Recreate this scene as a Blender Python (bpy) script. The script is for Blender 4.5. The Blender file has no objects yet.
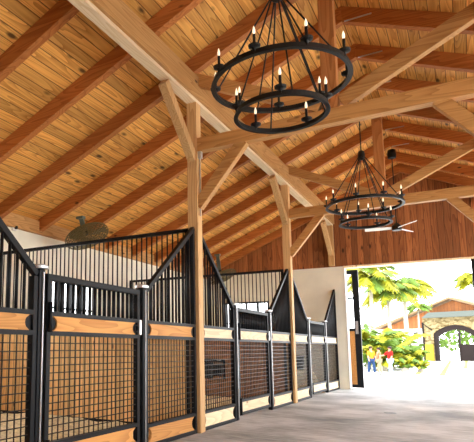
import bpy, math, random
from mathutils import Vector, Matrix
random.seed(7)
R = math.radians
SC = bpy.context.scene
COL = SC.collection

# ------------------------------------------------------------------ helpers
class MB:
    def __init__(s): s.v = []; s.f = []
    def add(s, vs, fs):
        n = len(s.v); s.v += [tuple(q) for q in vs]; s.f += [tuple(i + n for i in f) for f in fs]
    def box(s, x0, x1, y0, y1, z0, z1):
        s.add([(x0,y0,z0),(x1,y0,z0),(x1,y1,z0),(x0,y1,z0),(x0,y0,z1),(x1,y0,z1),(x1,y1,z1),(x0,y1,z1)],
              [(0,3,2,1),(4,5,6,7),(0,1,5,4),(1,2,6,5),(2,3,7,6),(3,0,4,7)])
    def bar(s, p0, p1, w, h, up=(0,0,1)):
        """rectangular bar; w across, h along 'up'"""
        p0 = Vector(p0); p1 = Vector(p1); d = (p1-p0).normalized(); u = Vector(up)
        a = d.cross(u)
        if a.length < 1e-4: a = d.cross(Vector((0,1,0)))
        a.normalize(); b = a.cross(d).normalized()
        vs = []
        for p in (p0, p1):
            for i, j in ((-1,-1),(1,-1),(1,1),(-1,1)):
                vs.append(p + a*(w/2*i) + b*(h/2*j))
        s.add(vs, [(0,1,2,3),(7,6,5,4),(0,4,5,1),(1,5,6,2),(2,6,7,3),(3,7,4,0)])
    def tube(s, pts, rad, n=8, cap=True):
        pts = [Vector(p) for p in pts]
        rs = rad if isinstance(rad, (list, tuple)) else [rad]*len(pts)
        base = len(s.v); ref = None
        for i, p in enumerate(pts):
            d = (pts[min(i+1,len(pts)-1)] - pts[max(i-1,0)]).normalized()
            if ref is None:
                ref = Vector((0,0,1)) if abs(d.z) < .9 else Vector((1,0,0))
            a = d.cross(ref).normalized(); b = a.cross(d).normalized(); ref = b
            for k in range(n):
                t = 2*math.pi*k/n
                s.v.append(tuple(p + a*math.cos(t)*rs[i] + b*math.sin(t)*rs[i]))
        for i in range(len(pts)-1):
            for k in range(n):
                k2 = (k+1) % n
                s.f.append((base+i*n+k, base+i*n+k2, base+(i+1)*n+k2, base+(i+1)*n+k))
        if cap:
            s.f.append(tuple(base+k for k in reversed(range(n))))
            s.f.append(tuple(base+(len(pts)-1)*n+k for k in range(n)))
    def lathe(s, prof, c=(0,0,0), n=16):
        s.tube([(c[0],c[1],c[2]+z) for r,z in prof], [max(r,1e-4) for r,z in prof], n)
    def ring(s, c, Rr, w, h, n=64):
        """flat band ring: w radial, h vertical"""
        base = len(s.v)
        for i in range(n):
            t = 2*math.pi*i/n
            for dr, dz in ((-w/2,-h/2),(w/2,-h/2),(w/2,h/2),(-w/2,h/2)):
                s.v.append((c[0]+(Rr+dr)*math.cos(t), c[1]+(Rr+dr)*math.sin(t), c[2]+dz))
        for i in range(n):
            j = (i+1) % n
            for k in range(4):
                l = (k+1) % 4
                s.f.append((base+i*4+k, base+j*4+k, base+j*4+l, base+i*4+l))
    def prism(s, poly, axis, a0, a1):
        """poly of 2D points extruded along axis ('X': poly=(y,z); 'Y': poly=(x,z); 'Z': poly=(x,y))"""
        n = len(poly)
        def P(q, a): return {'X':(a,q[0],q[1]), 'Y':(q[0],a,q[1]), 'Z':(q[0],q[1],a)}[axis]
        vs = [P(q,a0) for q in poly] + [P(q,a1) for q in poly]
        fs = [tuple(range(n)), tuple(range(2*n-1, n-1, -1))] + [(i,(i+1)%n+0,(i+1)%n+n,i+n) for i in range(n)]
        s.add(vs, fs)
    def build(s, name, mat, parent=None, loc=(0,0,0), bevel=0, smooth=False):
        me = bpy.data.meshes.new(name)
        me.from_pydata([tuple(Vector(v)-Vector(loc)) if parent is None else v for v in s.v], [], s.f)
        import bmesh
        bm = bmesh.new(); bm.from_mesh(me); bmesh.ops.recalc_face_normals(bm, faces=bm.faces); bm.to_mesh(me); bm.free()
        me.materials.append(mat)
        if smooth:
            for p in me.polygons: p.use_smooth = True
        o = bpy.data.objects.new(name, me); COL.objects.link(o)
        if parent is None: o.location = loc
        else: o.parent = parent
        if bevel:
            b = o.modifiers.new('bevel', 'BEVEL'); b.width = bevel; b.segments = 2; b.limit_method = 'ANGLE'
        return o

def tag(o, label=None, cat=None, group=None, kind=None):
    if label: o['label'] = label
    if cat: o['category'] = cat
    if group: o['group'] = group
    if kind: o['kind'] = kind
    return o
def empty(name, loc, label, cat, group=None, rz=0):
    o = bpy.data.objects.new(name, None); COL.objects.link(o)
    o.location = loc; o.rotation_euler.z = rz; o.empty_display_size = .2
    return tag(o, label, cat, group)
def copy_tree(o, parent=None):
    c = o.copy(); COL.objects.link(c)
    if parent: c.parent = parent
    for ch in list(o.children): copy_tree(ch, c)
    return c

# ------------------------------------------------------------------ materials
def nt(name):
    m = bpy.data.materials.new(name); m.use_nodes = True
    t = m.node_tree; b = t.nodes['Principled BSDF']
    return m, t, b
def plain(name, c, rough=.6, metal=0, spec=.12, noise=0, nscale=8, bump=0):
    m, t, b = nt(name); N = t.nodes; L = t.links
    b.inputs['Roughness'].default_value = rough; b.inputs['Metallic'].default_value = metal
    b.inputs['Specular IOR Level'].default_value = spec
    b.inputs['Base Color'].default_value = (*c, 1)
    if noise or bump:
        tc = N.new('ShaderNodeTexCoord'); nz = N.new('ShaderNodeTexNoise')
        nz.inputs['Scale'].default_value = nscale; nz.inputs['Detail'].default_value = 6
        L.new(tc.outputs['Object'], nz.inputs['Vector'])
        if noise:
            r = N.new('ShaderNodeValToRGB')
            r.color_ramp.elements[0].position = .3; r.color_ramp.elements[1].position = .7
            r.color_ramp.elements[0].color = (*[x*(1-noise) for x in c], 1)
            r.color_ramp.elements[1].color = (*[min(1, x*(1+noise)) for x in c], 1)
            L.new(nz.outputs['Fac'], r.inputs['Fac']); L.new(r.outputs['Color'], b.inputs['Base Color'])
        if bump:
            bp = N.new('ShaderNodeBump'); bp.inputs['Strength'].default_value = bump; bp.inputs['Distance'].default_value = .01
            L.new(nz.outputs['Fac'], bp.inputs['Height']); L.new(bp.outputs['Normal'], b.inputs['Normal'])
    return m

def wood(name, light, dark, grain='Y', plank=0, pax='X', var=.25, knots=.5, rough=.6, gap=.035, knotc=(.03,.012,.005), fig=1.0, kr=1.0):
    """pine: stretched growth rings, knots, optional planks of width 'plank' laid side by side along axis pax"""
    m, t, b = nt(name); N = t.nodes; L = t.links
    b.inputs['Roughness'].default_value = rough; b.inputs['Specular IOR Level'].default_value = .25
    def math_(op, a, c=None):
        n = N.new('ShaderNodeMath'); n.operation = op
        for i, q in enumerate((a, c)):
            if q is None: continue
            if isinstance(q, (int, float)): n.inputs[i].default_value = q
            else: L.new(q, n.inputs[i])
        return n.outputs[0]
    tc = N.new('ShaderNodeTexCoord'); sp = N.new('ShaderNodeSeparateXYZ'); L.new(tc.outputs['Object'], sp.inputs[0])
    ax = {'X':0,'Y':1,'Z':2}
    oi = N.new('ShaderNodeObjectInfo')
    shift = math_('MULTIPLY', oi.outputs['Random'], 37.0)
    if plank:
        pc = math_('DIVIDE', sp.outputs[ax[pax]], plank)
        fl = math_('FLOOR', pc); fr = math_('FRACT', pc)
        wn = N.new('ShaderNodeTexWhiteNoise'); wn.noise_dimensions = '1D'; L.new(fl, wn.inputs['W'])
        rnd = wn.outputs['Value']
        shift = math_('ADD', shift, math_('MULTIPLY', rnd, 53.0))
    cb = N.new('ShaderNodeCombineXYZ')
    for i in range(3):
        src = math_('ADD', sp.outputs[i], shift)
        L.new(math_('MULTIPLY', src, .35 if i == ax[grain] else 4.0), cb.inputs[i])
    nz = N.new('ShaderNodeTexNoise'); nz.inputs['Scale'].default_value = 1.0; nz.inputs['Detail'].default_value = 2.0; nz.inputs['Roughness'].default_value = .4
    L.new(cb.outputs[0], nz.inputs['Vector'])
    rings = math_('FRACT', math_('MULTIPLY', nz.outputs['Fac'], 16.0*fig))
    cb2 = N.new('ShaderNodeCombineXYZ')
    for i in range(3):
        L.new(math_('MULTIPLY', math_('ADD', sp.outputs[i], shift), 2.0 if i == ax[grain] else 60.0), cb2.inputs[i])
    n2 = N.new('ShaderNodeTexNoise'); n2.inputs['Scale'].default_value = 1.0; n2.inputs['Detail'].default_value = 3.0
    L.new(cb2.outputs[0], n2.inputs['Vector'])
    fac = math_('ADD', math_('MULTIPLY', math_('POWER', rings, 2.0), .5), math_('MULTIPLY', n2.outputs['Fac'], .45))
    rp = N.new('ShaderNodeValToRGB'); rp.color_ramp.elements[0].position = .1; rp.color_ramp.elements[1].position = .95
    rp.color_ramp.elements[0].color = (*light, 1); rp.color_ramp.elements[1].color = (*dark, 1)
    L.new(fac, rp.inputs['Fac']); colr = rp.outputs['Color']
    def mix(f, a, c, mode='MIX'):
        n = N.new('ShaderNodeMix'); n.data_type = 'RGBA'; n.blend_type = mode
        for s_, q in ((n.inputs['Factor'], f), (n.inputs['A'], a), (n.inputs['B'], c)):
            if isinstance(q, (int, float)): s_.default_value = q
            elif isinstance(q, tuple): s_.default_value = (*q, 1)
            else: L.new(q, s_)
        return n.outputs['Result']
    # knots
    if knots:
        cb3 = N.new('ShaderNodeCombineXYZ')
        for i in range(3):
            L.new(math_('MULTIPLY', math_('ADD', sp.outputs[i], shift), 1.4 if i == ax[grain] else 3.2), cb3.inputs[i])
        vo = N.new('ShaderNodeTexVoronoi'); vo.inputs['Scale'].default_value = 1.3; L.new(cb3.outputs[0], vo.inputs['Vector'])
        spc = N.new('ShaderNodeSeparateColor'); L.new(vo.outputs['Color'], spc.inputs[0])
        keep = math_('LESS_THAN', spc.outputs[0], knots)
        kn = N.new('ShaderNodeMapRange'); kn.inputs[1].default_value = .05*kr; kn.inputs[2].default_value = .11*kr
        kn.inputs[3].default_value = 1; kn.inputs[4].default_value = 0
        L.new(vo.outputs['Distance'], kn.inputs[0])
        colr = mix(math_('MULTIPLY', math_('MULTIPLY', kn.outputs[0], keep), .85), colr, knotc)
    if plank:
        k = math_('ADD', 1-var, math_('MULTIPLY', rnd, 2*var))
        hs = N.new('ShaderNodeHueSaturation'); L.new(colr, hs.inputs['Color']); L.new(k, hs.inputs['Value']); colr = hs.outputs['Color']
        e = math_('MINIMUM', fr, math_('SUBTRACT', 1.0, fr))
        g = math_('LESS_THAN', e, gap)
        colr = mix(math_('MULTIPLY', g, .8), colr, tuple(x*.15 for x in dark))
        bp = N.new('ShaderNodeBump'); bp.inputs['Strength'].default_value = .6; bp.inputs['Distance'].default_value = .01
        mr = N.new('ShaderNodeMapRange'); mr.inputs[1].default_value = 0; mr.inputs[2].default_value = gap*2; L.new(e, mr.inputs[0])
        L.new(mr.outputs[0], bp.inputs['Height']); L.new(bp.outputs['Normal'], b.inputs['Normal'])
    else:
        k = math_('ADD', .88, math_('MULTIPLY', oi.outputs['Random'], .24))
        hs = N.new('ShaderNodeHueSaturation'); L.new(colr, hs.inputs['Color']); L.new(k, hs.inputs['Value']); colr = hs.outputs['Color']
    L.new(colr, b.inputs['Base Color'])
    return m

M = {}
CL, CD = (.84,.50,.20), (.50,.21,.055)
M['ceil'] = wood('pine_ceiling_boards', (.86,.46,.12), (.40,.135,.02), 'Y', .14, 'X', var=.22, knots=.75, kr=1.7)
M['beamX'] = wood('pine_beam_across', (.52,.19,.048), (.26,.068,.014), 'X', knots=.55)
M['beamY'] = wood('pine_beam_along', (.60,.34,.13), (.32,.14,.042), 'Y', knots=.4)
M['beamZ'] = wood('pine_post', (.72,.46,.21), (.46,.24,.085), 'Z', knots=.5)
M['truss'] = wood('pine_truss', (.60,.32,.11), (.34,.14,.036), 'X', knots=.5)
M['siding'] = wood('stained_pine_siding', (.44,.165,.055), (.17,.046,.015), 'Z', .15, 'X', var=.34, knots=.7, kr=1.5)
M['stallwood'] = wood('pine_stall_boards', (.93,.62,.28), (.70,.37,.12), 'Z', .145, 'X', var=.14, knots=.6, knotc=(.2,.06,.02))
M['darkstall'] = wood('brown_stall_boards', (.50,.25,.12), (.30,.13,.06), 'Z', .145, 'X', var=.14, knots=.5)
M['rail'] = wood('pine_rail_board', (.74,.37,.11), (.44,.17,.04), 'Y', knots=.35, knotc=(.25,.08,.02))
M['litrail'] = wood('pale_lit_pine_board', (.92,.74,.50), (.70,.48,.26), 'Y', knots=.4, knotc=(.3,.15,.06))  # lighter copy of the rail pine, the farther bays' light put into its colour
M['black'] = plain('black_powder_coat', (.006,.0065,.008), .5, 0, .22)
M['iron'] = plain('black_iron', (.008,.007,.006), .5, 0, .35)
M['wire'] = plain('dark_wire', (.02,.017,.015), .45, .3)
M['steel'] = plain('galvanised_steel', (.62,.63,.64), .35, .8)
M['white'] = plain('white_paint', (.82,.81,.78), .7, noise=.04, nscale=3)
M['wallw'] = plain('cream_plaster', (.90,.88,.74), .85, noise=.05, nscale=2.5, bump=.1)
M['pave'] = plain('pale_pavement', (.72,.71,.68), .9, noise=.05, nscale=1)
M['bulb'] = plain('bulb_glass', (.9,.8,.6), .2)
M['candle'] = plain('cream_candle_sleeve', (.08,.07,.05), .6)
M['olive'] = plain('olive_metal', (.16,.19,.15), .5, .3)
M['basket'] = plain('brown_fan_cage', (.17,.13,.06), .5, .3, noise=.3, nscale=30)
M['glass'] = plain('bright_window_glass', (.85,.9,.95), .1)
M['bedding'] = plain('wood_shavings', (.78,.66,.42), .95, noise=.35, nscale=22, bump=.8)
M['stone'] = plain('tan_stone', (.60,.50,.33), .9, noise=.4, nscale=3)
M['grey'] = plain('grey_metal_roof', (.075,.085,.075), .5)
M['darkwood'] = plain('dark_brown_wood', (.012,.007,.006), .6)
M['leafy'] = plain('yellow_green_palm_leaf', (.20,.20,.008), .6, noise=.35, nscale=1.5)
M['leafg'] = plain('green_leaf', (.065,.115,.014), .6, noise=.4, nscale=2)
M['trunk'] = plain('pale_palm_trunk', (.30,.27,.22), .8, noise=.15, nscale=6)
M['skin'] = plain('skin', (.35,.18,.11), .6)
M['hair'] = plain('dark_hair', (.015,.009,.006), .6)
def cloth(n, c): return plain(n, c, .85)
def emis(m, c, s):
    b = m.node_tree.nodes['Principled BSDF']; b.inputs['Emission Color'].default_value = (*c,1); b.inputs['Emission Strength'].default_value = s
emis(M['bulb'], (1,.78,.5), .35)
# window glass lets daylight through
m, t, b = nt('clear_window_glass'); M['pane'] = m
tr = t.nodes.new('ShaderNodeBsdfTransparent'); gl = t.nodes.new('ShaderNodeBsdfGlossy'); gl.inputs['Roughness'].default_value = .03
mx = t.nodes.new('ShaderNodeMixShader'); mx.inputs[0].default_value = .06
t.links.new(tr.outputs[0], mx.inputs[1]); t.links.new(gl.outputs[0], mx.inputs[2]); t.links.new(mx.outputs[0], t.nodes['Material Output'].inputs['Surface'])
# concrete
m, t, b = nt('brushed_concrete'); M['floor'] = m; N = t.nodes; L = t.links
tc = N.new('ShaderNodeTexCoord'); mp = N.new('ShaderNodeMapping'); mp.inputs['Scale'].default_value = (1.2, 9, 1)
nz = N.new('ShaderNodeTexNoise'); nz.inputs['Scale'].default_value = 2.2; nz.inputs['Detail'].default_value = 9; nz.inputs['Roughness'].default_value = .7
L.new(tc.outputs['Object'], mp.inputs[0]); L.new(mp.outputs[0], nz.inputs['Vector'])
nb = N.new('ShaderNodeTexNoise'); nb.inputs['Scale'].default_value = .8; nb.inputs['Detail'].default_value = 4; L.new(tc.outputs['Object'], nb.inputs['Vector'])
ad = N.new('ShaderNodeMath'); ad.operation = 'ADD'; L.new(nz.outputs['Fac'], ad.inputs[0]); L.new(nb.outputs['Fac'], ad.inputs[1])
rp = N.new('ShaderNodeValToRGB'); rp.color_ramp.elements[0].position = .40; rp.color_ramp.elements[1].position = .60
rp.color_ramp.elements[0].color = (.20,.225,.24,1); rp.color_ramp.elements[1].color = (.74,.77,.79,1)
hf = N.new('ShaderNodeMath'); hf.operation = 'MULTIPLY'; hf.inputs[1].default_value = .5; L.new(ad.outputs[0], hf.inputs[0])
L.new(hf.outputs[0], rp.inputs['Fac']); L.new(rp.outputs['Color'], b.inputs['Base Color'])
b.inputs['Roughness'].default_value = .75
bp = N.new('ShaderNodeBump'); bp.inputs['Strength'].default_value = .5; bp.inputs['Distance'].default_value = .02
L.new(nz.outputs['Fac'], bp.inputs['Height']); L.new(bp.outputs['Normal'], b.inputs['Normal'])

# ------------------------------------------------------------------ dimensions
KX = -1.22                       # ridge / centre line of the aisle
XS = -3.08                       # left row of posts and stall fronts
XR = KX + (KX - XS)              # right row of posts
PY = [2.07, 6.64, 11.21, 15.78]  # post rows
BAY = 4.57; RS = BAY/4
SL = .43; ZP = 5.0               # roof slope; underside of rafters over the posts
ZPL0, ZPL1 = 4.55, 4.92
XW = -7.0                        # outer left wall
XE = 2*KX - XW                   # outer right wall
Y0, YE = -4.8, 15.78
def zr(x): return ZP + SL*(abs(XS-KX) - abs(x-KX))
ORD = ['first','second','third','fourth','fifth','sixth','seventh','eighth','ninth','tenth','eleventh','twelfth','thirteenth','fourteenth','fifteenth','sixteenth','seventeenth','eighteenth','nineteenth']

# ------------------------------------------------------------------ setting
def struct(o): o['kind'] = 'structure'; return o
mb = MB(); mb.box(XW-.2, XE+.2, Y0, YE+.25, -.12, 0); struct(mb.build('floor', M['floor']))
mb = MB(); mb.box(-90, 90, YE+.25, 130, -.2, -.005); mb.box(-60, XW-.2, -40, YE+.25, -.2, -.005); mb.box(XE+.2, 60, -40, YE+.25, -.2, -.005); mb.box(XW-.2, XE+.2, -40, Y0, -.2, -.005)
struct(mb.build('ground', M['pave']))
# ceiling boards (both slopes)
RD = .24
mb = MB()
for s_ in (-1, 1):
    xe = KX + s_*(KX-XW+.75); z0 = zr(xe)+RD; z1 = zr(KX)+RD
    poly = [(xe, z0), (KX, z1), (KX, z1+.06), (xe, z0+.06)]
    mb.prism(poly, 'Y', Y0-.3, YE+.9)
struct(mb.build('ceiling', M['ceil']))
# left outer wall with a window opening in the middle bay, plus an added one nearer
WY0, WY1, WZ0, WZ1 = 8.1, 9.85, 1.25, 2.55; NY0, NY1 = 3.5, 5.9
mb = MB()
zt = zr(XW)+RD
mb.box(XW-.2, XW, Y0, NY0, 0, zt); mb.box(XW-.2, XW, NY1, WY0, 0, zt); mb.box(XW-.2, XW, NY0, NY1, 0, WZ0); mb.box(XW-.2, XW, NY0, NY1, WZ1, zt); mb.box(XW-.2, XW, WY1, YE, 0, zt); mb.box(XW-.2, XW, WY0, WY1, 0, WZ0); mb.box(XW-.2, XW, WY0, WY1, WZ1, zt)
struct(mb.build('wall_left', M['wallw']))
# right outer wall, open above 1.3 m between its piers; unseen, opened for daylight
mb = MB(); mb.box(XE, XE+.2, Y0, YE, 0, .9); mb.box(XE, XE+.2, Y0, -2.2, .9, zr(XE)+RD)
for y in (6.64, 11.21, YE-.3): mb.box(XE, XE+.2, y, y+.2, .9, zr(XE)+RD)
struct(mb.build('wall_right', M['wallw']))
# far wall: plaster below 3.38, door opening and a window
HZ = 3.38; DX0, DX1 = -2.80, .30
VX0, VX1, VZ0, VZ1 = -6.38, -4.95, 1.2, 2.5
mb = MB()
mb.box(XW, VX0, YE, YE+.2, 0, HZ); mb.box(VX1, DX0, YE, YE+.2, 0, HZ); mb.box(VX0, VX1, YE, YE+.2, 0, VZ0); mb.box(VX0, VX1, YE, YE+.2, VZ1, HZ)
mb.box(DX1, XE, YE, YE+.2, 0, HZ)
struct(mb.build('wall_far', M['wallw']))
mb = MB(); mb.prism([(XW, HZ), (XE, HZ), (XE, zr(XE)+RD), (KX, zr(KX)+RD), (XW, zr(XW)+RD)], 'Y', YE-.03, YE+.2)
struct(mb.build('wall_gable', M['siding']))
mb = MB(); mb.box(DX0, DX1, YE-.06, YE+.24, HZ-.05, HZ)
struct(mb.build('trim_1', M['litrail']))
mb = MB(); mb.box(DX0, DX0+.03, YE-.02, YE+.24, 0, HZ-.05)
struct(mb.build('trim_2', M['white']))
mb = MB(); mb.box(DX1-.09, DX1, YE-.02, YE+.24, 0, HZ-.05)
struct(mb.build('trim_3', M['black']))

mb = MB(); mb.box(XW, XW+.09, Y0, YE-.03, zr(XW)-.02, zr(XW)+RD-.005)
struct(mb.build('trim_4', M['beamY']))
mb = MB(); mb.box(XW, XE, Y0-.2, Y0, 0, HZ)
mb.prism([(XW, HZ), (XE, HZ), (XE, zr(XE)+RD), (KX, zr(KX)+RD), (XW, zr(XW)+RD)], 'Y', Y0-.2, Y0)
struct(mb.build('wall_near', M['siding']))  # unseen end wall, kept solid to shade the rafters' near faces
def window(n, plane, a0, a1, z0, z1, pos):
    """plane 'X': wall at x=pos, a along y ; 'Y': wall at y=pos, a along x"""
    root = bpy.data.objects.new('window_%d' % n, None); COL.objects.link(root); root['kind'] = 'structure'
    root.location = (0,0,0)
    def bx(mb, a, b, c, d, t0, t1):
        if plane == 'X': mb.box(pos+t0, pos+t1, a, b, c, d)
        else: mb.box(a, b, pos+t0, pos+t1, c, d)
    f = MB(); w = .05
    bx(f, a0, a1, z0, z0+w, -.05, .04); bx(f, a0, a1, z1-w, z1, -.05, .04)
    for q in (a0, (a0+a1)/2-w/2, a1-w): bx(f, q, q+w, z0, z1, -.05, .04)
    for q in (a0+(a1-a0)*.25, a0+(a1-a0)*.75): bx(f, q-.03, q+.03, z0, z1, -.04, .03)
    bx(f, a0, a1, (z0+z1)/2-.015, (z0+z1)/2+.015, -.03, .02)
    f.build('window_frame', M['black'], root)
    p = MB(); bx(p, a0+w, a1-w, z0+w, z1-w, -.012, -.006); p.build('window_pane', M['pane'], root)
window(1, 'X', WY0, WY1, WZ0, WZ1, XW-.08)
window(3, 'X', NY0, NY1, WZ0, WZ1, XW-.08)  # added out of view to let daylight onto the nearest stall's boards
window(2, 'Y', VX0, VX1, VZ0, VZ1, YE+.08)

# sliding door leaf parked at the left of the opening, outside the wall
root = bpy.data.objects.new('door_1', None); COL.objects.link(root); root['kind'] = 'structure'; root.location = (-3.3, 16.1, 0)
f = MB(); X0, X1, yy0, yy1 = -.95, .82, -.04, .04
f.box(X0, X0+.1, yy0, yy1, .03, 3.3); f.box(X1-.16, X1, yy0, yy1, .03, 3.3)
for z0, z1 in ((.03,.12),(1.58,1.66),(2.48,2.53),(3.18,3.3)): f.box(X0+.1, X1-.16, yy0, yy1, z0, z1)
f.build('door_frame', M['black'], root)
g = MB(); g.box(X0+.1, X1-.16, -.006, .006, 1.66, 2.48); g.box(X0+.1, X1-.16, -.006, .006, 2.53, 3.18); g.build('door_pane', M['pane'], root)
g = MB(); g.box(X0+.1, X1-.16, -.02, .02, .12, 1.58); g.build('door_board', M['rail'], root)
g = MB(); g.box(X1-.13, X1-.06, -.075, -.04, 1.5, 1.85); g.build('door_handle', M['steel'], root)

# ------------------------------------------------------------------ timber frame
def post(x, y, zt, label, brace=True, z0=0):
    root = empty('timber_post', (x, y, z0), label, 'post', 'square pine posts along the aisle')
    a = MB(); a.box(-.075, .075, -.075, .075, 0, zt-z0); a.build('post', M['beamZ'], root, bevel=.006)
    if brace:
        k = MB(); k.bar((0, -.90, ZPL0-z0-.05), (0, -.05, 3.72-z0), .11, .13, (0,1,0)); k.build('knee_brace', M['beamZ'], root, bevel=.004)
    return root
post(XS, PY[0], ZPL0, 'pine post at the near end of the stall row')
post(XS, PY[1], ZPL0, 'tall pale pine post between the first and second stalls')
post(XS, PY[2], ZPL0, 'narrower pine post between the second and third stalls')
post(XS, YE-.11, ZPL0, 'short pine post on the far wall above the last stall', z0=HZ+.02)
for i, w in ((0,'nearest'),(1,'middle'),(2,'far')): post(XR, PY[i], ZPL0, 'square pine post on the right of the aisle, %s one' % w)
for x, nm in ((XS, 'long pine beam over the stall posts, running up the aisle'), (XR, 'long pine beam over the right-hand posts')):

    root = empty('plate_beam', (x, Y0, ZPL0), nm, 'beam')
    a = MB(); a.box(-.11, .11, 0, YE-.03-Y0, .05, ZPL1-ZPL0); a.build('beam', M['beamY'], root, bevel=.006)
    a = MB(); a.box(-.07, .07, 0, YE-.03-Y0, 0, .05); a.build('lit_soffit_strip', M['litrail'], root)  # pale wood stands in for light on the beam's underside

def truss(y, label):
    root = empty('roof_truss', (KX, y, 3.82), label, 'roof truss', 'king post trusses across the aisle')
    z = 3.82; h = XS-KX
    a = MB(); a.box(h+.075, -h-.075, -.07, .07, 0, .19); a.build('tie_beam', M['truss'], root, bevel=.006)
    a = MB(); a.box(-.09, .09, -.075, .075, .19, zr(KX)-z+.02); a.build('king_post', M['beamZk'], root, bevel=.006)
    for s_ in (-1, 1):
        a = MB(); a.bar((s_*.12, 0, .26), (s_*(-h-.02), 0, ZPL1-z+.0), .11, .17, (0,0,1)); a.build('strut', M['truss'], root, bevel=.005)
        a = MB(); a.bar((s_*1.13, 0, .03), (s_*(-h-.05), 0, -.78), .11, .15, (0,0,1)); a.build('knee_brace', M['truss'], root, bevel=.005)
M['beamZk'] = wood('king_post_pine', (.50,.21,.065), (.27,.085,.022), 'Z', knots=.7)
truss(PY[1], 'nearer pine roof truss tied to the first post, crossing behind the large chandelier')
truss(PY[2], 'farther pine roof truss tied to the second post, behind the second chandelier')
truss(PY[0], 'pine roof truss over the near end of the aisle, out ahead of the chandeliers')

# rafters every 1.14 m, one left and one right leg each
n = 0; y = YE - .12
ys = [YE - .12] + [PY[3] - RS*k for k in range(1, 18)]
for k, y in enumerate(ys):
    if k == 0: lab = 'pair of pine roof rafters lying against the far gable siding'
    else: lab = 'pair of pine roof rafters, %s one out from the far gable' % ORD[k-1]
    root = empty('rafter_pair', (KX, y, zr(KX)), lab, 'rafter', 'sloping rafters under the board ceiling')
    for s_ in (-1, 1):
        L_ = KX-XW+.6
        a = MB(); a.prism([(0,0),(s_*L_, -SL*L_),(s_*L_, -SL*L_+RD),(0, RD)], 'Y', -.055, .055)
        a.build('rafter', M['beamX'], root, bevel=.004)
    if k > 1:
        a = MB(); a.box(.1, .62, -.075, -.058, -.13, -.10)
        a = MB(); a.bar((.04,-.064,-.02),(.4,-.064,-.02), .01, .018); a.build('ridge_strap', M['steel'], root)

import bmesh
def poly_prism(poly, y0, y1):
    bm = bmesh.new(); vs = [bm.verts.new((p[0], y0, p[1])) for p in poly]; fc = bm.faces.new(vs)
    r = bmesh.ops.extrude_face_region(bm, geom=[fc]); bmesh.ops.translate(bm, vec=(0,y1-y0,0), verts=[e for e in r['geom'] if isinstance(e, bmesh.types.BMVert)])
    bmesh.ops.triangulate(bm, faces=bm.faces)
    m_ = MB(); bm.verts.index_update(); m_.v = [tuple(v.co) for v in bm.verts]; m_.f = [tuple(v.index for v in f.verts) for f in bm.faces]; bm.free(); return m_
def poly_prism_x(poly, x0, x1):
    m_ = poly_prism(poly, x0, x1); m_.v = [(v[1], v[0], v[2]) for v in m_.v]; return m_
# ------------------------------------------------------------------ stall fronts
RB0, RB1, RB2, RB3 = 1.20, 1.24, 1.37, 1.41      # rail channel / plank / channel
def board_outline(y0, y1, z0, z1):
    r = (z1-z0)*.42; zc = (z0+z1)/2; pts = []
    pts += [(y0, z0), (y1, z0)]
    for k in range(1, 8):
        a = -math.pi/2 + math.pi*k/8; pts.append((y1 - r*math.cos(a), zc + r*math.sin(a)))
    pts += [(y1, z1), (y0, z1)]
    for k in range(1, 8):
        a = math.pi/2 - math.pi*k/8; pts.append((y0 + r*math.cos(a), zc + r*math.sin(a)))
    return pts
def rail_parts(root, y0, y1, wood_, kb=(.05,.22), both=True):
    """rail plank, its channels, kick board; coordinates along y, face plane x=0"""
    for z0, z1 in ((RB0, RB1), (RB2, RB3), (kb[1], kb[1]+.04)):
        ch = MB(); ch.box(-.03,.03, y0, y1, z0, z1); ch.build('channel', M['black'], root)
    for q0, q1 in ((y0, y0+.09), (y1-.09, y1)):
        ch = MB(); ch.box(-.012,.006, q0, q1, RB1, RB2); ch.build('end_plate', M['black'], root)
    a = MB(); a.prism(board_outline(y0+.035, y1-.035, RB1, RB2), 'X', -.02, .022); a.build('rail_board', wood_, root)
    a = MB(); a.prism(board_outline(y0+.02, y1-.02, kb[0], kb[1]), 'X', -.018, .02); a.build('kick_board', wood_, root)
def wire_mesh(root, y0, y1, z0, z1):
    a = MB(); sy, sz, t = .078, .068, .0042
    ny = int((y1-y0)/sy); nz_ = int((z1-z0)/sz)
    for i in range(1, ny+1): yy = y0+(y1-y0)*i/(ny+1); a.box(-t, t, yy-t, yy+t, z0, z1)
    for j in range(1, nz_+1): zz = z0+(z1-z0)*j/(nz_+1); a.box(-t+.004, t+.004, y0, y1, zz-t, zz+t)
    a.build('wire_mesh', M['wire'], root)
def bars(root, y0, y1, ztop, r=.014, sp=.092):
    a = MB(); n_ = max(2, int(round((y1-y0)/sp)))
    for i in range(1, n_):
        yy = y0+(y1-y0)*i/n_; a.tube([(0,yy,RB3-.01),(0,yy,ztop(yy))], r, 8)
    a.build('bars', M['black'], root, smooth=True)
def panel(y0, y1, high, label, wood_):
    """fixed front panel, y0..y1 ; high='lo' if tall at y0, 'hi' if tall at y1"""
    root = empty('stall_screen', (XS, (y0+y1)/2, 0), label, 'stall panel', 'fixed stall front panels with a sloping top')
    a0, a1 = -(y1-y0)/2, (y1-y0)/2
    ZH, ZL = 2.72, 1.72
    f = MB()
    za, zb = (ZH, ZL) if high == 'lo' else (ZL, ZH)
    poly_prism_x([(a0,0),(a1,0),(a1,zb-.02),(a1-.05,zb-.02),(a1-.05,.05),(a0+.05,.05),(a0+.05,za-.02),(a0,za-.02)], -.03, .03).build('frame', M['black'], root, bevel=.004)
    a = MB(); a.bar((0, a0, za), (0, a1, zb), .055, .06); a.build('top_rail', M['black'], root, bevel=.006)
    fn = lambda yy: za + (zb-za)*(yy-a0)/(a1-a0)
    bars(root, a0+.05, a1-.05, fn)
    rail_parts(root, a0+.05, a1-.05, wood_)
    wire_mesh(root, a0+.05, a1-.05, .26, RB0)
    return root
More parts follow.
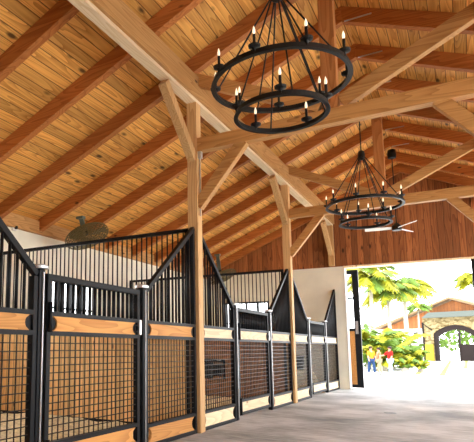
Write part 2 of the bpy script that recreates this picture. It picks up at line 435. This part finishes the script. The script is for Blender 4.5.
def gate(y0, y1, label, wood_):
    root = empty('stall_gate', (XS, (y0+y1)/2, 0), label, 'gate', 'hinged stall gates')
    a0, a1 = -(y1-y0)/2, (y1-y0)/2
    f = MB(); ZT = 1.69
    poly_prism_x([(a0,.06),(a1,.06),(a1,ZT),(a1-.055,ZT),(a1-.055,.11),(a0+.055,.11),(a0+.055,ZT),(a0,ZT)], -.028, .028).build('frame', M['black'], root, bevel=.005)
    a = MB(); a.box(-.03,.03, a0, a1, ZT-.01, ZT+.05); a.build('top_rail', M['black'], root, bevel=.008)
    bars(root, a0+.055, a1-.055, lambda yy: ZT-.005, r=.017, sp=.085)
    rail_parts(root, a0+.055, a1-.055, wood_, kb=(.11,.26))
    wire_mesh(root, a0+.055, a1-.055, .30, RB0)
    for z in (1.36, .2):
        h = MB(); h.tube([(.045, a0+.022, z-.13),(.045, a0+.022, z+.13)], .02, 10); h.build('hinge', M['black'], root, smooth=True)
    l = MB(); l.box(.029, .05, a1-.045, a1-.002, 1.24, 1.40); l.build('latch_plate', M['steel'], root)
    l = MB(); 
    pts = [(.04, a1-.10+.035*math.cos(t), 1.305+.035*math.sin(t)) for t in [2*math.pi*i/16 for i in range(17)]]
    l.tube(pts, .007, 6); l.build('latch_ring', M['black'], root, smooth=True)
    return root
def gpost(y, label):
    root = empty('gate_post', (XS, y, 0), label, 'gate post', 'black gate posts with pale caps')
    a = MB(); a.box(-.04,.04,-.04,.04, 0, 1.77); a.build('post', M['black'], root, bevel=.012)
    c = MB(); c.lathe([(.08,0),(.08,.022),(.06,.035),(.0,.04)], (0,0,1.77), 20); c.build('cap', M['steel'], root, smooth=False)
    r = MB(); r.tube([(.05,0,.05),(.05,0,1.74)], .007, 6); r.build('latch_rod', M['steel'], root)
NM = ['nearest','middle','farthest']
for i in range(3):
    p0, p1 = PY[i]+.08, PY[i+1]-.08
    if i == 2: p1 = YE-.01
    gl, gr = PY[i]+1.39, PY[i]+3.12
    w_ = M['rail'] if i == 0 else M['litrail']
    panel(p0, gl-.045, 'lo', '%s stall front, black barred panel on the near side of its gate' % NM[i], w_)
    gpost(gl, 'black post on the hinge side of the %s stall gate' % NM[i])
    gate(gl+.084, gr-.084, '%s stall gate, black frame with wire mesh and wood boards' % NM[i], w_)
    gpost(gr, 'black post on the latch side of the %s stall gate' % NM[i])
    panel(gr+.045, p1, 'hi', '%s stall front, black barred panel on the far side of its gate' % NM[i], w_)

def partition(y, label, mat):
    x0, x1 = XW+.01, XS-.1
    root = empty('stall_partition', (x0, y, 0), label, 'partition', 'partitions between the stalls'); W = x1-x0
    f = MB(); f.box(0, W, -.03,.03, 0, .06); f.box(0, W, -.03,.03, 1.33, 1.40); f.box(0,.05,-.03,.03,.06,2.72); f.box(W-.05,W,-.03,.03,.06,2.72); f.build('frame', M['black'], root)
    a = MB(); a.box(.05, W-.05, -.022,.022, .06, 1.33); a.build('boards', mat, root)
    a = MB(); a.box(0, W, -.025,.025, 2.70, 2.75); a.build('top_rail', M['black'], root)
    a = MB(); n_ = int(W/.083)
    for i in range(1, n_): xx = W*i/n_; a.tube([(xx,0,1.39),(xx,0,2.71)], .0105, 6)
    a.build('bars', M['black'], root, smooth=True)
partition(PY[1], 'partition of pale pine boards with black bars behind the first post', M['stallwood'])
partition(PY[2], 'partition of brown boards with black bars behind the second post', M['darkstall'])

# shavings on the stall floors
for i in range(3):
    y0, y1 = PY[i]+.1, PY[i+1]-.1
    a = MB(); nx, ny = 24, 26; base = []
    for ix in range(nx+1):
        for iy in range(ny+1):
            x = XW+.05+(XS-.25-XW)*ix/nx; yy = y0+(y1-y0)*iy/ny
            e = min(ix, nx-ix, iy, ny-iy)
            a.v.append((x, yy, .005 if e == 0 else .05+random.random()*.05))
    for ix in range(nx):
        for iy in range(ny):
            q = ix*(ny+1)+iy; a.f.append((q, q+ny+1, q+ny+2, q+1))
    o = a.build('wood_shavings', M['bedding'], None, (XW+2,y0,0))
    tag(o, 'pale wood shavings spread over the floor of the %s stall' % NM[i], 'bedding', None, 'stuff')

# objects seen in the stalls
root = empty('bucket_holder', (-4.75, PY[2]-.0295, .38), 'black feeder and bucket hung on the brown partition of the middle stall', 'feeder')
a = MB(); a.box(-.24,.24,-.06,0, .42,.48); a.box(-.24,-.20,-.03,0,.05,.42); a.box(.2,.24,-.03,0,.05,.42); a.build('bracket', M['black'], root)
a = MB(); a.lathe([(.09,0),(.115,.3),(.125,.31),(.125,.34)], (-.1,-.16,.06), 16); a.build('bucket', M['iron'], root)
a = MB(); a.box(.02,.21,-.2,-.01,.12,.36); a.build('feed_box', M['black'], root, bevel=.02)
a = MB(); a.lathe([(.05,0),(.05,.02)], (.12,-.1,.45), 12); a.build('dial', M['steel'], root)
root = empty('wall_bucket', (-4.08, YE-.17, .5), 'dark bucket hanging on the wall of the farthest stall', 'bucket')
a = MB(); a.lathe([(.11,0),(.145,.36),(.155,.37),(.155,.4)], (0,0,0), 18); a.build('bucket', M['iron'], root)
a = MB(); a.tube([(.15*math.cos(t), 0, .38+.12*math.sin(t)) for t in [math.pi*i/10 for i in range(11)]], .007, 6); a.build('handle', M['steel'], root)
a = MB()
for k in range(60):
    r = random.random(); t = random.random()*6.28
    a.bar((.16*r*math.cos(t), .14*r*math.sin(t), .0+.42*(1-r)*random.random()), (.2*math.cos(t+1)*r, .18*math.sin(t+1)*r, .08+.4*(1-r)), .02, .02)
a.lathe([(.15,0),(.17,.12),(.13,.3),(.07,.42),(0,.46)], (0,0,0), 12)
o = a.build('hay_bag', plain('pale_hay', (.92,.82,.58), .95, noise=.15, nscale=15), None, (0,0,0)); o.location = (-3.36, 13.95, .085)
tag(o, 'pale tan hay bag behind the mesh of the farthest gate', 'hay bag')

# ------------------------------------------------------------------ chandeliers
def chandelier(loc, label):
    x, y = loc; ZU, ZL_, ZH = 3.60, 3.285, 4.48
    root = empty('ring_chandelier', (x, y, ZL_), label, 'chandelier', 'two tier iron candle chandeliers')
    b = ZL_; RU, RL = .62, .415
    a = MB(); a.ring((0,0,ZU-b), RU, .012, .055); a.ring((0,0,ZU-b-.02), RU, .045, .010); a.build('upper_ring', M['iron'], root)
    a = MB(); a.ring((0,0,0), RL, .012, .05); a.ring((0,0,-.02), RL, .04, .010); a.build('lower_ring', M['iron'], root)
    a = MB(); a.lathe([(.02,.12),(.05,.10),(.06,.04),(.06,-.02),(.035,-.05),(.0,-.06)], (0,0,ZH-b), 16); a.build('hub', M['iron'], root)
    zt_ = zr(KX) - abs(x-KX)*SL - b
    a = MB(); a.tube([(0,0,ZH-b+.1),(0,0,zt_-.04)], .011, 6); a.build('hanging_rod', M['iron'], root)
    a = MB(); a.lathe([(.06,0),(.06,-.03),(.02,-.05)], (0,0,zt_), 12); a.build('canopy', M['iron'], root)
    for k in range(6):
        t = R(60*k+8); c, s_ = math.cos(t), math.sin(t)
        a = MB(); a.tube([(.05*c,.05*s_,ZH-b),(RU*c,RU*s_,ZU-b)], .008, 6); a.build('stay_rod', M['iron'], root)
    for k in range(4):
        t = R(90*k+30); c, s_ = math.cos(t), math.sin(t)
        a = MB(); a.tube([(.04*c,.04*s_,ZH-b),(RL*c,RL*s_,0)], .008, 6); a.build('stay_rod', M['iron'], root)
    proto = None
    for Rr, zz, num, ph in ((RU, ZU-b, 9, -13), (RL, 0, 5, -74)):
        for k in range(num):
            t = R(360/num*k+ph); px, py = Rr*math.cos(t), Rr*math.sin(t)
            if proto is None:
                a = MB(); a.lathe([(.012,-.02),(.022,.0),(.05,.012),(.054,.028),(.02,.03)], (0,0,0), 12)
                a.box(-.01,.01,-.01,.01,-.035,0)
                q = a.build('candle_arm', M['iron'], root)
                a = MB(); a.tube([(0,0,.03),(0,0,.13)], .013, 8); a.build('candle_sleeve', M['iron'], q)
                a = MB(); a.lathe([(.008,.13),(.0135,.15),(.0125,.17),(.006,.195),(.001,.21)], (0,0,0), 8); a.build('bulb', M['bulb'], q, smooth=True)
                proto = q
            else:
                q = proto.copy(); COL.objects.link(q); q.parent = root
                for ch in proto.children:
                    c_ = ch.copy(); COL.objects.link(c_); c_.parent = q
            q.location = (px, py, zz+.035)
    return root
chandelier((-1.33, 4.80), 'large black two ring chandelier hanging nearest the camera')
chandelier((-1.37, 9.98), 'smaller looking black two ring chandelier hanging farther up the aisle')

# ------------------------------------------------------------------ fans
root = empty('ceiling_fan', (KX, 13.75, 3.83), 'white bladed ceiling fan on a long rod near the far gable', 'ceiling fan')
a = MB(); a.lathe([(.0,0),(.1,.01),(.11,.05),(.11,.11),(.06,.16),(.02,.19)], (0,0,0), 20); a.build('motor', M['iron'], root)
zt_ = zr(KX)-3.83
a = MB(); a.tube([(0,0,.15),(0,0,zt_-.1)], .012, 8); a.build('down_rod', M['iron'], root)
a = MB(); a.lathe([(.03,-.22),(.09,-.2),(.1,-.1),(.085,0)], (0,0,zt_), 16); a.build('canopy', M['iron'], root)
for k, ang in enumerate((-52, 68, 188)):
    t = R(ang); c, s_ = math.cos(t), math.sin(t)
    a = MB()
    P = lambda r, w, z: (r*c - w*s_, r*s_ + w*c, z)
    vs = []
    for r, w in ((.09,.03),(.2,.065),(.62,.075),(.68,.05)):
        vs += [P(r,-w,.05), P(r,w,.085), P(r,w,.095), P(r,-w,.06)]
    fs = [(0,1,2,3),(15,14,13,12)]
    for i in range(3):
        for j in range(4):
            l = (j+1) % 4; fs.append((i*4+j, i*4+l, i*4+4+l, i*4+4+j))
    a.add(vs, fs); a.build('blade', M['white'], root)

def basket_fan(loc, zt_, rad, rz, label):
    root = empty('basket_fan', loc, label, 'fan', 'round caged fans hung over the stalls', rz)
    tilt = Matrix.Rotation(R(-4), 4, 'X') @ Matrix.Rotation(R(-27), 4, 'Y')
    T = lambda p: tilt @ Vector(p)
    a = MB()
    for r in [rad*q for q in (.12,.22,.32,.42,.52,.62,.72,.82,.92,1.0)]:
        for sgn in (-1, 1):
            zz = sgn*(.09*(1-(r/rad)**2)+.012)
            a.tube([T((r*math.cos(u), r*math.sin(u), zz)) for u in [2*math.pi*i/24 for i in range(25)]], .007, 4, False)
    for i in range(28):
        u = 2*math.pi*i/28
        for sgn in (-1, 1):
            a.tube([T((r*math.cos(u), r*math.sin(u), sgn*(.09*(1-(r/rad)**2)+.012))) for r in (0.05*rad, .4*rad, .75*rad, rad)], .006, 4, False)
    a.build('cage', M['basket'], root)
    b_ = MB()
    for i in range(3):
        u = 2*math.pi*i/3+.4; c, s_ = math.cos(u), math.sin(u)
        P = lambda r, w, z: T((r*c-w*s_, r*s_+w*c, z))
        vs = []
        for r, w in ((.05,.05),(rad*.5,.13),(rad*.9,.14)): vs += [P(r,-w,-.03),P(r,w,.03),P(r,w,.036),P(r,-w,-.024)]
        fs = [(0,1,2,3),(11,10,9,8)]
        for q in range(2):
            for j in range(4): l = (j+1) % 4; fs.append((q*4+j,q*4+l,q*4+4+l,q*4+4+j))
        b_.add(vs, fs)
    b_.build('blades', M['basket'], root)
    m_ = MB(); m_.tube([T((0,0,.05)), T((0,0,.20))], .06, 12); m_.build('motor', M['iron'], root, smooth=True)
    h = MB(); top = Vector((-.12, -.05, zt_-loc[2])); mid = T((0,0,.2))
    h.bar(mid, top, .10, .03, (0,1,0)); h.box(top.x-.08, top.x+.08, top.y-.05, top.y+.05, top.z-.05, top.z); h.build('bracket', M['olive'], root)
    s_ = MB(); s_.lathe([(.0,0),(.035,.01),(.035,.07),(0,.08)], (mid.x-.1, mid.y-.02, mid.z-.04), 12); s_.build('cable_box', M['white'], root)
basket_fan((-6.12, 8.22, 3.24), zr(-6.24), .44, 0, 'round brown caged fan hung over the partition of the first two stalls')
basket_fan((-5.8, 14.3, 3.12), zr(-5.92), .40, 0, 'round caged fan hung over the farthest stall')

# small fixtures
root = empty('wall_fixture', (XW+.001, 7.1, 3.24), 'tiny white and black fixture at the top of the left wall', 'wall fixture')
a = MB(); a.box(0,.05,-.05,.05,0,.1); a.build('base', M['white'], root, bevel=.01)
a = MB(); a.lathe([(0,0),(.03,.01),(.035,.05),(.03,.06)], (.08,0,.02), 12); a.build('dome', M['black'], root)
root = empty('conduit', (XS+.095, PY[1]-.02, 2.9), 'thin grey conduit with a small box on the first pine post', 'conduit')
a = MB(); a.tube([(0,0,0),(0,0,.85)], .012, 8); a.build('pipe', M['steel'], root)
a = MB(); a.box(-.018,.03,-.03,.03,.82,.92); a.build('junction_box', M['steel'], root)
a = MB(); a.lathe([(.10,0),(.10,.004),(.0,.004)], (0,0,0), 24)
o = a.build('floor_drain', M['iron'], None, (0,0,0)); o.location = (-1.22, 10.45, .0)
tag(o, 'small round dark drain cover in the concrete aisle floor', 'drain')

# ------------------------------------------------------------------ outside
# parking stripes
for i, (p, q) in enumerate((((-2.71,50.7),(-1.94,26.0)), ((-1.47,57.0),(-1.01,25.7)), ((-.23,60.0),(-.22,36.0)))):
    a = MB(); a.bar((*p, .002), (*q, .002), .22, .01)
    o = a.build('painted_line', plain('yellow_green_line_%d' % i, (.26,.32,.04), .9), None, ((p[0]+q[0])/2,(p[1]+q[1])/2,0))
    tag(o, 'yellow green stripe on the pale pavement outside, %s of three' % ['leftmost','middle','rightmost'][i], 'painted line')

# gate building opposite
root = empty('gatehouse', (-1.3, 56, 0), 'orange gabled building with stone arch across the yard', 'building', None, R(-25))
EL = -6.9; ER = 7.9; AP = .45; ZA = 5.5; ZEV = 2.95
D = 6
a = MB(); 
a.prism([(EL+.4,0),(-2.15,0),(-2.15,3.25),(EL+.4,2.95)], 'Y', 0, 1.0); a.build('white_wall', M['white'], root)
a = MB(); a.prism([(EL+.3,2.95),(-2.0,2.95),(-1.95,3.15),(2.9,3.15),(3.0,2.95),(ER-.3,2.95),(AP,ZA-.12)], 'Y', -.05, .25); a.build('gable_boards', wood('orange_gable_boards', (.22,.075,.015), (.15,.045,.008), 'Z', .3, 'X', var=.15, knots=0), root)
# stone front with arch
arc = [(-1.2+0, 0)]; st = [(-2.15,0)]
XA0, XA1 = -1.25, 2.5; ZS, ZTOP = 2.45, 3.2
pts = [(-2.15,0),(XA0,0),(XA0,ZS)]
for k in range(1, 12):
    u = k/12; xx = XA0+(XA1-XA0)*u; zz = ZS+(ZTOP-ZS)*math.sin(math.pi*u)**.8; pts.append((xx, zz))
pts += [(XA1,ZS),(XA1,0),(3.4,0),(3.4,3.95),(-2.15,3.95)]
stm = plain('stacked_stone', (.62,.50,.30), .9); tN = stm.node_tree; vo = tN.nodes.new('ShaderNodeTexVoronoi'); vo.inputs['Scale'].default_value = 4
mpn = tN.nodes.new('ShaderNodeMapping'); mpn.inputs['Scale'].default_value = (1,1,1.8); tcn = tN.nodes.new('ShaderNodeTexCoord')
tN.links.new(tcn.outputs['Object'], mpn.inputs[0]); tN.links.new(mpn.outputs[0], vo.inputs['Vector'])
rr = tN.nodes.new('ShaderNodeValToRGB'); rr.color_ramp.elements[0].color = (.08,.055,.02,1); rr.color_ramp.elements[1].color = (.24,.19,.10,1)
sc_ = tN.nodes.new('ShaderNodeSeparateColor'); tN.links.new(vo.outputs['Color'], sc_.inputs[0]); tN.links.new(sc_.outputs[0], rr.inputs['Fac']); tN.links.new(rr.outputs['Color'], tN.nodes['Principled BSDF'].inputs['Base Color'])
poly_prism(pts, -.4, -.06).build('stone_arch', stm, root)
# dark arch band inside
band = []
for k in range(13):
    u = k/12; xx = XA0+(XA1-XA0)*u; zz = ZS+(ZTOP-ZS)*(math.sin(math.pi*u)**.8 if 0<u<1 else 0); band.append((xx,zz))
inner = [(XA0+.35+(XA1-XA0-.7)*k/12, 2.15+(.62)*(math.sin(math.pi*k/12)**.8 if 0<k<12 else 0)) for k in range(13)]
poly = [(XA0,0)]+band+[(XA1,0),(XA1-.35,0)]+inner[::-1]+[(XA0+.35,0)]
poly_prism(poly, -.34, -.1).build('arch_frame', M['darkwood'], root)
a = MB(); a.box(.82,.95,-.3,-.18,0,2.72); a.build('arch_post', M['darkwood'], root)
a = MB(); a.box(.95,XA1-.35,-.27,-.2,.08,1.5); a.build('lower_gate', M['darkwood'], root)
a = MB(); a.prism([(-1.95,3.88),(3.5,3.88),(3.0,4.35),(-1.3,4.35)], 'Y', -.95, -.41); a.build('awning', M['grey'], root)
a = MB()
for s_, xe in ((-1, EL),(1, ER)):
    z0 = ZEV - (.0); a.prism([(xe, z0),(AP, ZA),(AP, ZA+.18),(xe, z0+.18)], 'Y', -.7, D)
a.build('roof', plain('pale_brown_roof', (.17,.11,.06), .8), root)
a = MB(); a.box(-3.25,-2.85,-.06,.0,2.0,2.65); a.build('window', M['iron'], root)
a = MB(); a.box(-2.2,-2.05,-.5,-.41,0,3.5); a.build('post', M['darkwood'], root)
a = MB(); a.box(-2.0,-1.3,-.52,-.41,.05,1.5); a.build('yellow_panel', plain('yellow_panel', (.32,.22,.02), .8), root)
a = MB(); a.bar((-2.05,-.46,3.35),(-1.3,-.46,2.75),.06,.06); a.build('brace', M['darkwood'], root)

def frond(mb, base, az, length, lift, droop, leaf, n_=11, w=.05):
    c, s_ = math.cos(az), math.sin(az); pts = []
    for i in range(n_+1):
        u = i/n_; r = length*(u*.95); z = lift*u*length - droop*length*u*u
        pts.append(Vector(base)+Vector((c*r, s_*r, z)))
    mb.tube(pts, [.02*(1-.8*i/n_)+.004 for i in range(n_+1)], 4, False)
    side = Vector((-s_, c, 0))
    for i in range(2, n_+1):
        u = i/n_; ll = leaf*math.sin(math.pi*min(1,u*.85+.12)); d = (pts[i]-pts[i-1]).normalized()
        for sg in (-1, 1):
            for hf_ in (0,.5):
                p = pts[i]-(pts[i]-pts[i-1])*hf_
                tip = p + side*sg*ll*.8 + d*ll*.45 + Vector((0,0,-ll*(.35+.3*random.random())))
                k = len(mb.v); mb.v += [tuple(p-d*w), tuple(p+d*w), tuple(tip)]; mb.f.append((k,k+1,k+2))
def palm(x, y, h, crown, label, nfr=18, mat='leafy', r=.12, mix_=.5):
    root = empty('palm_tree', (x, y, 0), label, 'palm tree', 'tall palms outside the doorway')
    a = MB(); a.tube([(0,0,-.02),(.02,0,h*.3),(-.03,.02,h*.7),(0,0,h)], [r*1.4,r,r*.9,r*.8], 10); a.build('trunk', M['trunk'], root, smooth=True)
    a = MB(); a.tube([(0,0,h-.02),(0,0,h+crown*.25)], [r*.9, r*.5], 10); a.build('crownshaft', M['leafg'], root, smooth=True)
    a = MB(); a2 = MB()
    for k in range(nfr):
        az = 6.283*k/nfr + random.uniform(-.2,.2); lf = random.uniform(.3,1.3)
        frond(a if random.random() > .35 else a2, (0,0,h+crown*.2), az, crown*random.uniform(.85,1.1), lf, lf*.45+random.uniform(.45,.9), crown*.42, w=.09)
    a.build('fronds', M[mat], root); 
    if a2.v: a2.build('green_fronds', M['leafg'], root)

palm(-4.85, 36.0, 4.9, 1.9, 'yellow green palm nearest the left jamb of the doorway', 30)
palm(-4.35, 40.0, 4.4, 2.0, 'palm with a full crown in the middle of the palm group', 34)
palm(-3.65, 43.5, 5.0, 2.3, 'palm with a pale trunk in front of the orange gable', 36, r=.16)
palm(-6.4, 47.0, 7.2, 2.2, 'tallest palm, its crown cut off by the door header', 26)
palm(-3.3, 50.5, 4.3, 1.1, 'small distant palm above the left roof slope', 16, mat='leafg', r=.08)
palm(.72, 40, 5.1, 1.5, 'palm at the right edge of the doorway', 20)

def bush(x, y, size, label, nfr=22, mat='leafg', name='fern_palm'):
    root = empty(name, (x, y, 0), label, 'shrub', 'leafy shrubs beyond the yard')
    a = MB(); a2 = MB()
    for k in range(nfr):
        az = 6.283*k/nfr*2.4 + random.uniform(-.2,.2); lf = random.uniform(.7,2.5)
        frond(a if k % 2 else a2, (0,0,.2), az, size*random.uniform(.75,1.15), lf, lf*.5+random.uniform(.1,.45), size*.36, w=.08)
    a.build('fronds', M[mat], root); a2.build('yellow_fronds', M['leafy'], root)  # every other frond takes the yellow-green leaf colour
    t_ = MB(); t_.tube([(0,0,-.01),(0,0,.3)], [.14,.1], 8); t_.build('stem', M['trunk'], root)
bush(-4.6, 31.6, 2.1, 'large fern palm behind the person in orange', 44)
bush(-3.55, 29.4, 1.5, 'fern palm arching over the two left people', 38)
bush(-3.6, 33.0, 1.8, 'large fern palm behind the red shirt', 44)
bush(-2.75, 31.2, .95, 'fern palm to the right of the red shirt', 36)
bush(-2.9, 35.5, 1.1, 'fern palm in front of the white wall', 32)
bush(-4.9, 36.4, 2.2, 'tall fern palm at the back, beside the palm trunks', 40)
bush(-1.95, 28.8, .45, 'low grey green plant beside the leftmost stripe', 20)
bush(-2.55, 27.9, .5, 'low green plant at the corner of the planting bed', 20)
# greenery seen behind and through the arch: a row of leafy trees
def leaf_tree(x, y, h, r, label, n_=420):
    root = empty('leafy_tree', (x, y, 0), label, 'tree', 'leafy trees far behind the gatehouse')
    t_ = MB(); t_.tube([(0,0,-.01),(0,0,h*.6)], [.2,.12], 8); t_.build('trunk', M['trunk'], root)
    a = MB()
    for k in range(n_):
        v = Vector((random.gauss(0,1),random.gauss(0,1),random.gauss(0,1))).normalized()*random.uniform(.55,1)
        p = Vector((v.x*r, v.y*r, h*.6+v.z*h*.42)); s = .35
        q1 = Vector((random.uniform(-1,1),random.uniform(-1,1),random.uniform(-1,1)))*s; q2 = Vector((random.uniform(-1,1),random.uniform(-1,1),random.uniform(-1,1)))*s
        k0 = len(a.v); a.v += [tuple(p), tuple(p+q1), tuple(p+q1+q2), tuple(p+q2)]; a.f.append((k0,k0+1,k0+2,k0+3))
    a.build('leaves', M['leafg'], root)
leaf_tree(-1.9, 76, 4.4, 2.4, 'green tree seen through the left half of the arch')
leaf_tree(1.6, 80, 4.2, 2.6, 'green tree seen through the right half of the arch')
# pale kerb blocks at the edge of the planting bed
a = MB()
for k in range(7): a.box(-3.72+k*.2, -3.55+k*.2, 24.6, 24.8, -.006, .1)
o = a.build('kerb', plain('grey_kerb', (.2,.21,.19), .9), None, (-3.0,24.7,0)); tag(o, 'row of low grey kerb blocks in front of the people', 'kerb')

# people (seen very small and overexposed across the yard)
def skin_obj(name, joints, edges, radii, mat, parent):
    me = bpy.data.meshes.new(name); me.from_pydata(joints, edges, []); me.materials.append(mat)
    o = bpy.data.objects.new(name, me); COL.objects.link(o); o.parent = parent
    sk = o.modifiers.new('skin', 'SKIN'); sk.use_smooth_shade = True
    o.modifiers.new('sub', 'SUBSURF').levels = 1; o.modifiers['sub'].render_levels = 2
    sv = me.skin_vertices
    if not sv:
        import bmesh as bb
        bm = bb.new(); bm.from_mesh(me); bm.verts.layers.skin.verify(); bm.to_mesh(me); bm.free()
    for i, r in enumerate(radii): me.skin_vertices[0].data[i].radius = r if isinstance(r, tuple) else (r, r)
    me.skin_vertices[0].data[0].use_root = True
    return o
def person(x, y, H, rz, shirt, trousers, label, reach=False, step=.06):
    root = empty('person', (x, y, 0), label, 'person', None, rz)
    s = H
    J = [(0,0,.52),(0,0,.62),(0,0,.74),(0,0,.82),(0,0,.87),(0,.005,.93),(0,0,.97),
         (.055,0,.50),(.06,-step,.28),(.065,-step*1.2,.045),(.065,-step*1.2-.07,.02),
         (-.055,0,.50),(-.06,step,.28),(-.065,step*1.6,.045),(-.065,step*1.6-.07,.02),
         (.105,0,.80),(.13,-.02,.64),(.14,-.09,.50),(.14,-.115,.455),
         (-.105,0,.80)] + ([(-.16,-.12,.68),(-.17,-.26,.66),(-.17,-.31,.66)] if reach else [(-.13,-.02,.64),(-.14,-.09,.50),(-.14,-.115,.455)])
    E = [(0,1),(1,2),(2,3),(3,4),(4,5),(5,6),(0,7),(7,8),(8,9),(9,10),(0,11),(11,12),(12,13),(13,14),(2,15),(15,16),(16,17),(17,18),(2,19),(19,20),(20,21),(21,22)]
    Rd = [.075,.068,.08,.04,.035,.058,.045,.06,.04,.026,.022,.06,.04,.026,.022,.035,.028,.02,.018,.035,.028,.02,.018]
    sc = lambda L_: [tuple(c*s for c in p) for p in L_]
    skin_obj('body', sc(J), E, [r*s for r in Rd], M['skin'], root)
    sub = [0,1,2,15,16,19,20]; mp_ = {v:i for i,v in enumerate(sub)}
    skin_obj('shirt', sc([J[i] for i in sub]), [(0,1),(1,2),(2,3),(3,4),(2,5),(5,6)], [r*s for r in (.088,.08,.092,.046,.038,.046,.038)], shirt, root)
    sub = [0,7,8,9,11,12,13]
    skin_obj('trousers', sc([J[i] for i in sub]), [(0,1),(1,2),(2,3),(0,4),(4,5),(5,6)], [r*s for r in (.086,.07,.05,.036,.07,.05,.036)], trousers, root)
    h = MB(); h.lathe([(.03,-.03),(.062,.0),(.068,.03),(.055,.06),(.02,.075),(0,.077)], (0,.012,.925), 12)
    h.v = [tuple(c*s for c in v) for v in h.v]; h.build('hair', M['hair'], root, smooth=True)
    f = MB(); f.lathe([(.006,-.01),(.011,0),(.004,.015)], (0,-.062,.925), 6); f.lathe([(.005,-.004),(.006,0),(.005,.004)], (.02,-.055,.94), 6); f.lathe([(.005,-.004),(.006,0),(.005,.004)], (-.02,-.055,.94), 6)
    f.v = [tuple(c*s for c in v) for v in f.v]; f.build('face', M['skin'], root)
person(-3.60, 25.6, 1.2, R(40), cloth('orange_shirt', (.45,.15,.01)), cloth('dark_jeans', (.012,.03,.08)), 'person in an orange shirt and dark blue jeans outside')
person(-3.33, 25.9, 1.15, R(-60), cloth('tan_shirt', (.22,.12,.06)), cloth('khaki_trousers', (.3,.23,.14)), 'person in tan clothes between the orange and red shirts')
person(-2.86, 25.6, 1.2, R(-50), cloth('red_shirt', (.45,.008,.006)), cloth('pale_jeans', (.2,.27,.34)), 'person in a red shirt and pale jeans with one arm reaching out', True)

# ------------------------------------------------------------------ light
w = bpy.data.worlds.new('World'); SC.world = w; w.use_nodes = True
bg = w.node_tree.nodes['Background']; bg.inputs[0].default_value = (.93,.96,1,1); bg.inputs[1].default_value = 2.8
sun = bpy.data.lights.new('sun', 'SUN'); sun.energy = 2; sun.angle = R(2); sun.color = (1,.95,.86)
so = bpy.data.objects.new('sun', sun); COL.objects.link(so)
d = Vector((-.75, .25, -1.2)); so.rotation_euler = d.to_track_quat('-Z', 'Y').to_euler()

# ------------------------------------------------------------------ camera
cd = bpy.data.cameras.new('camera'); cam = bpy.data.objects.new('camera', cd); COL.objects.link(cam); SC.camera = cam
cd.sensor_width = 36; cd.lens = 534.785/474*36; cd.clip_start = .05; cd.clip_end = 500
cd.shift_x = (237-125.354)/474; cd.shift_y = (272.611-221)/474
yaw, pit, rol = R(-32.461), R(7.974), R(.239)
fw = Vector((math.sin(yaw)*math.cos(pit), math.cos(yaw)*math.cos(pit), math.sin(pit)))
rt = Vector((math.cos(yaw), -math.sin(yaw), 0)); up = rt.cross(fw)
r2 = rt*math.cos(rol)+up*math.sin(rol); u2 = -rt*math.sin(rol)+up*math.cos(rol)
mt = Matrix((r2, u2, -fw)).transposed().to_4x4(); mt.translation = Vector((0,0,1.1)); cam.matrix_world = mt
vs_ = SC.view_settings; SC.display_settings.display_device = 'sRGB'
vs_.view_transform = 'Standard'; vs_.look = 'None'; vs_.gamma = 1; vs_.use_curve_mapping = False; vs_.exposure = 1.75
SC.cycles.max_bounces = 10; SC.cycles.diffuse_bounces = 6; SC.cycles.transparent_max_bounces = 8
SC.cycles.use_denoising = True
SC.cycles.sample_clamp_indirect = 6
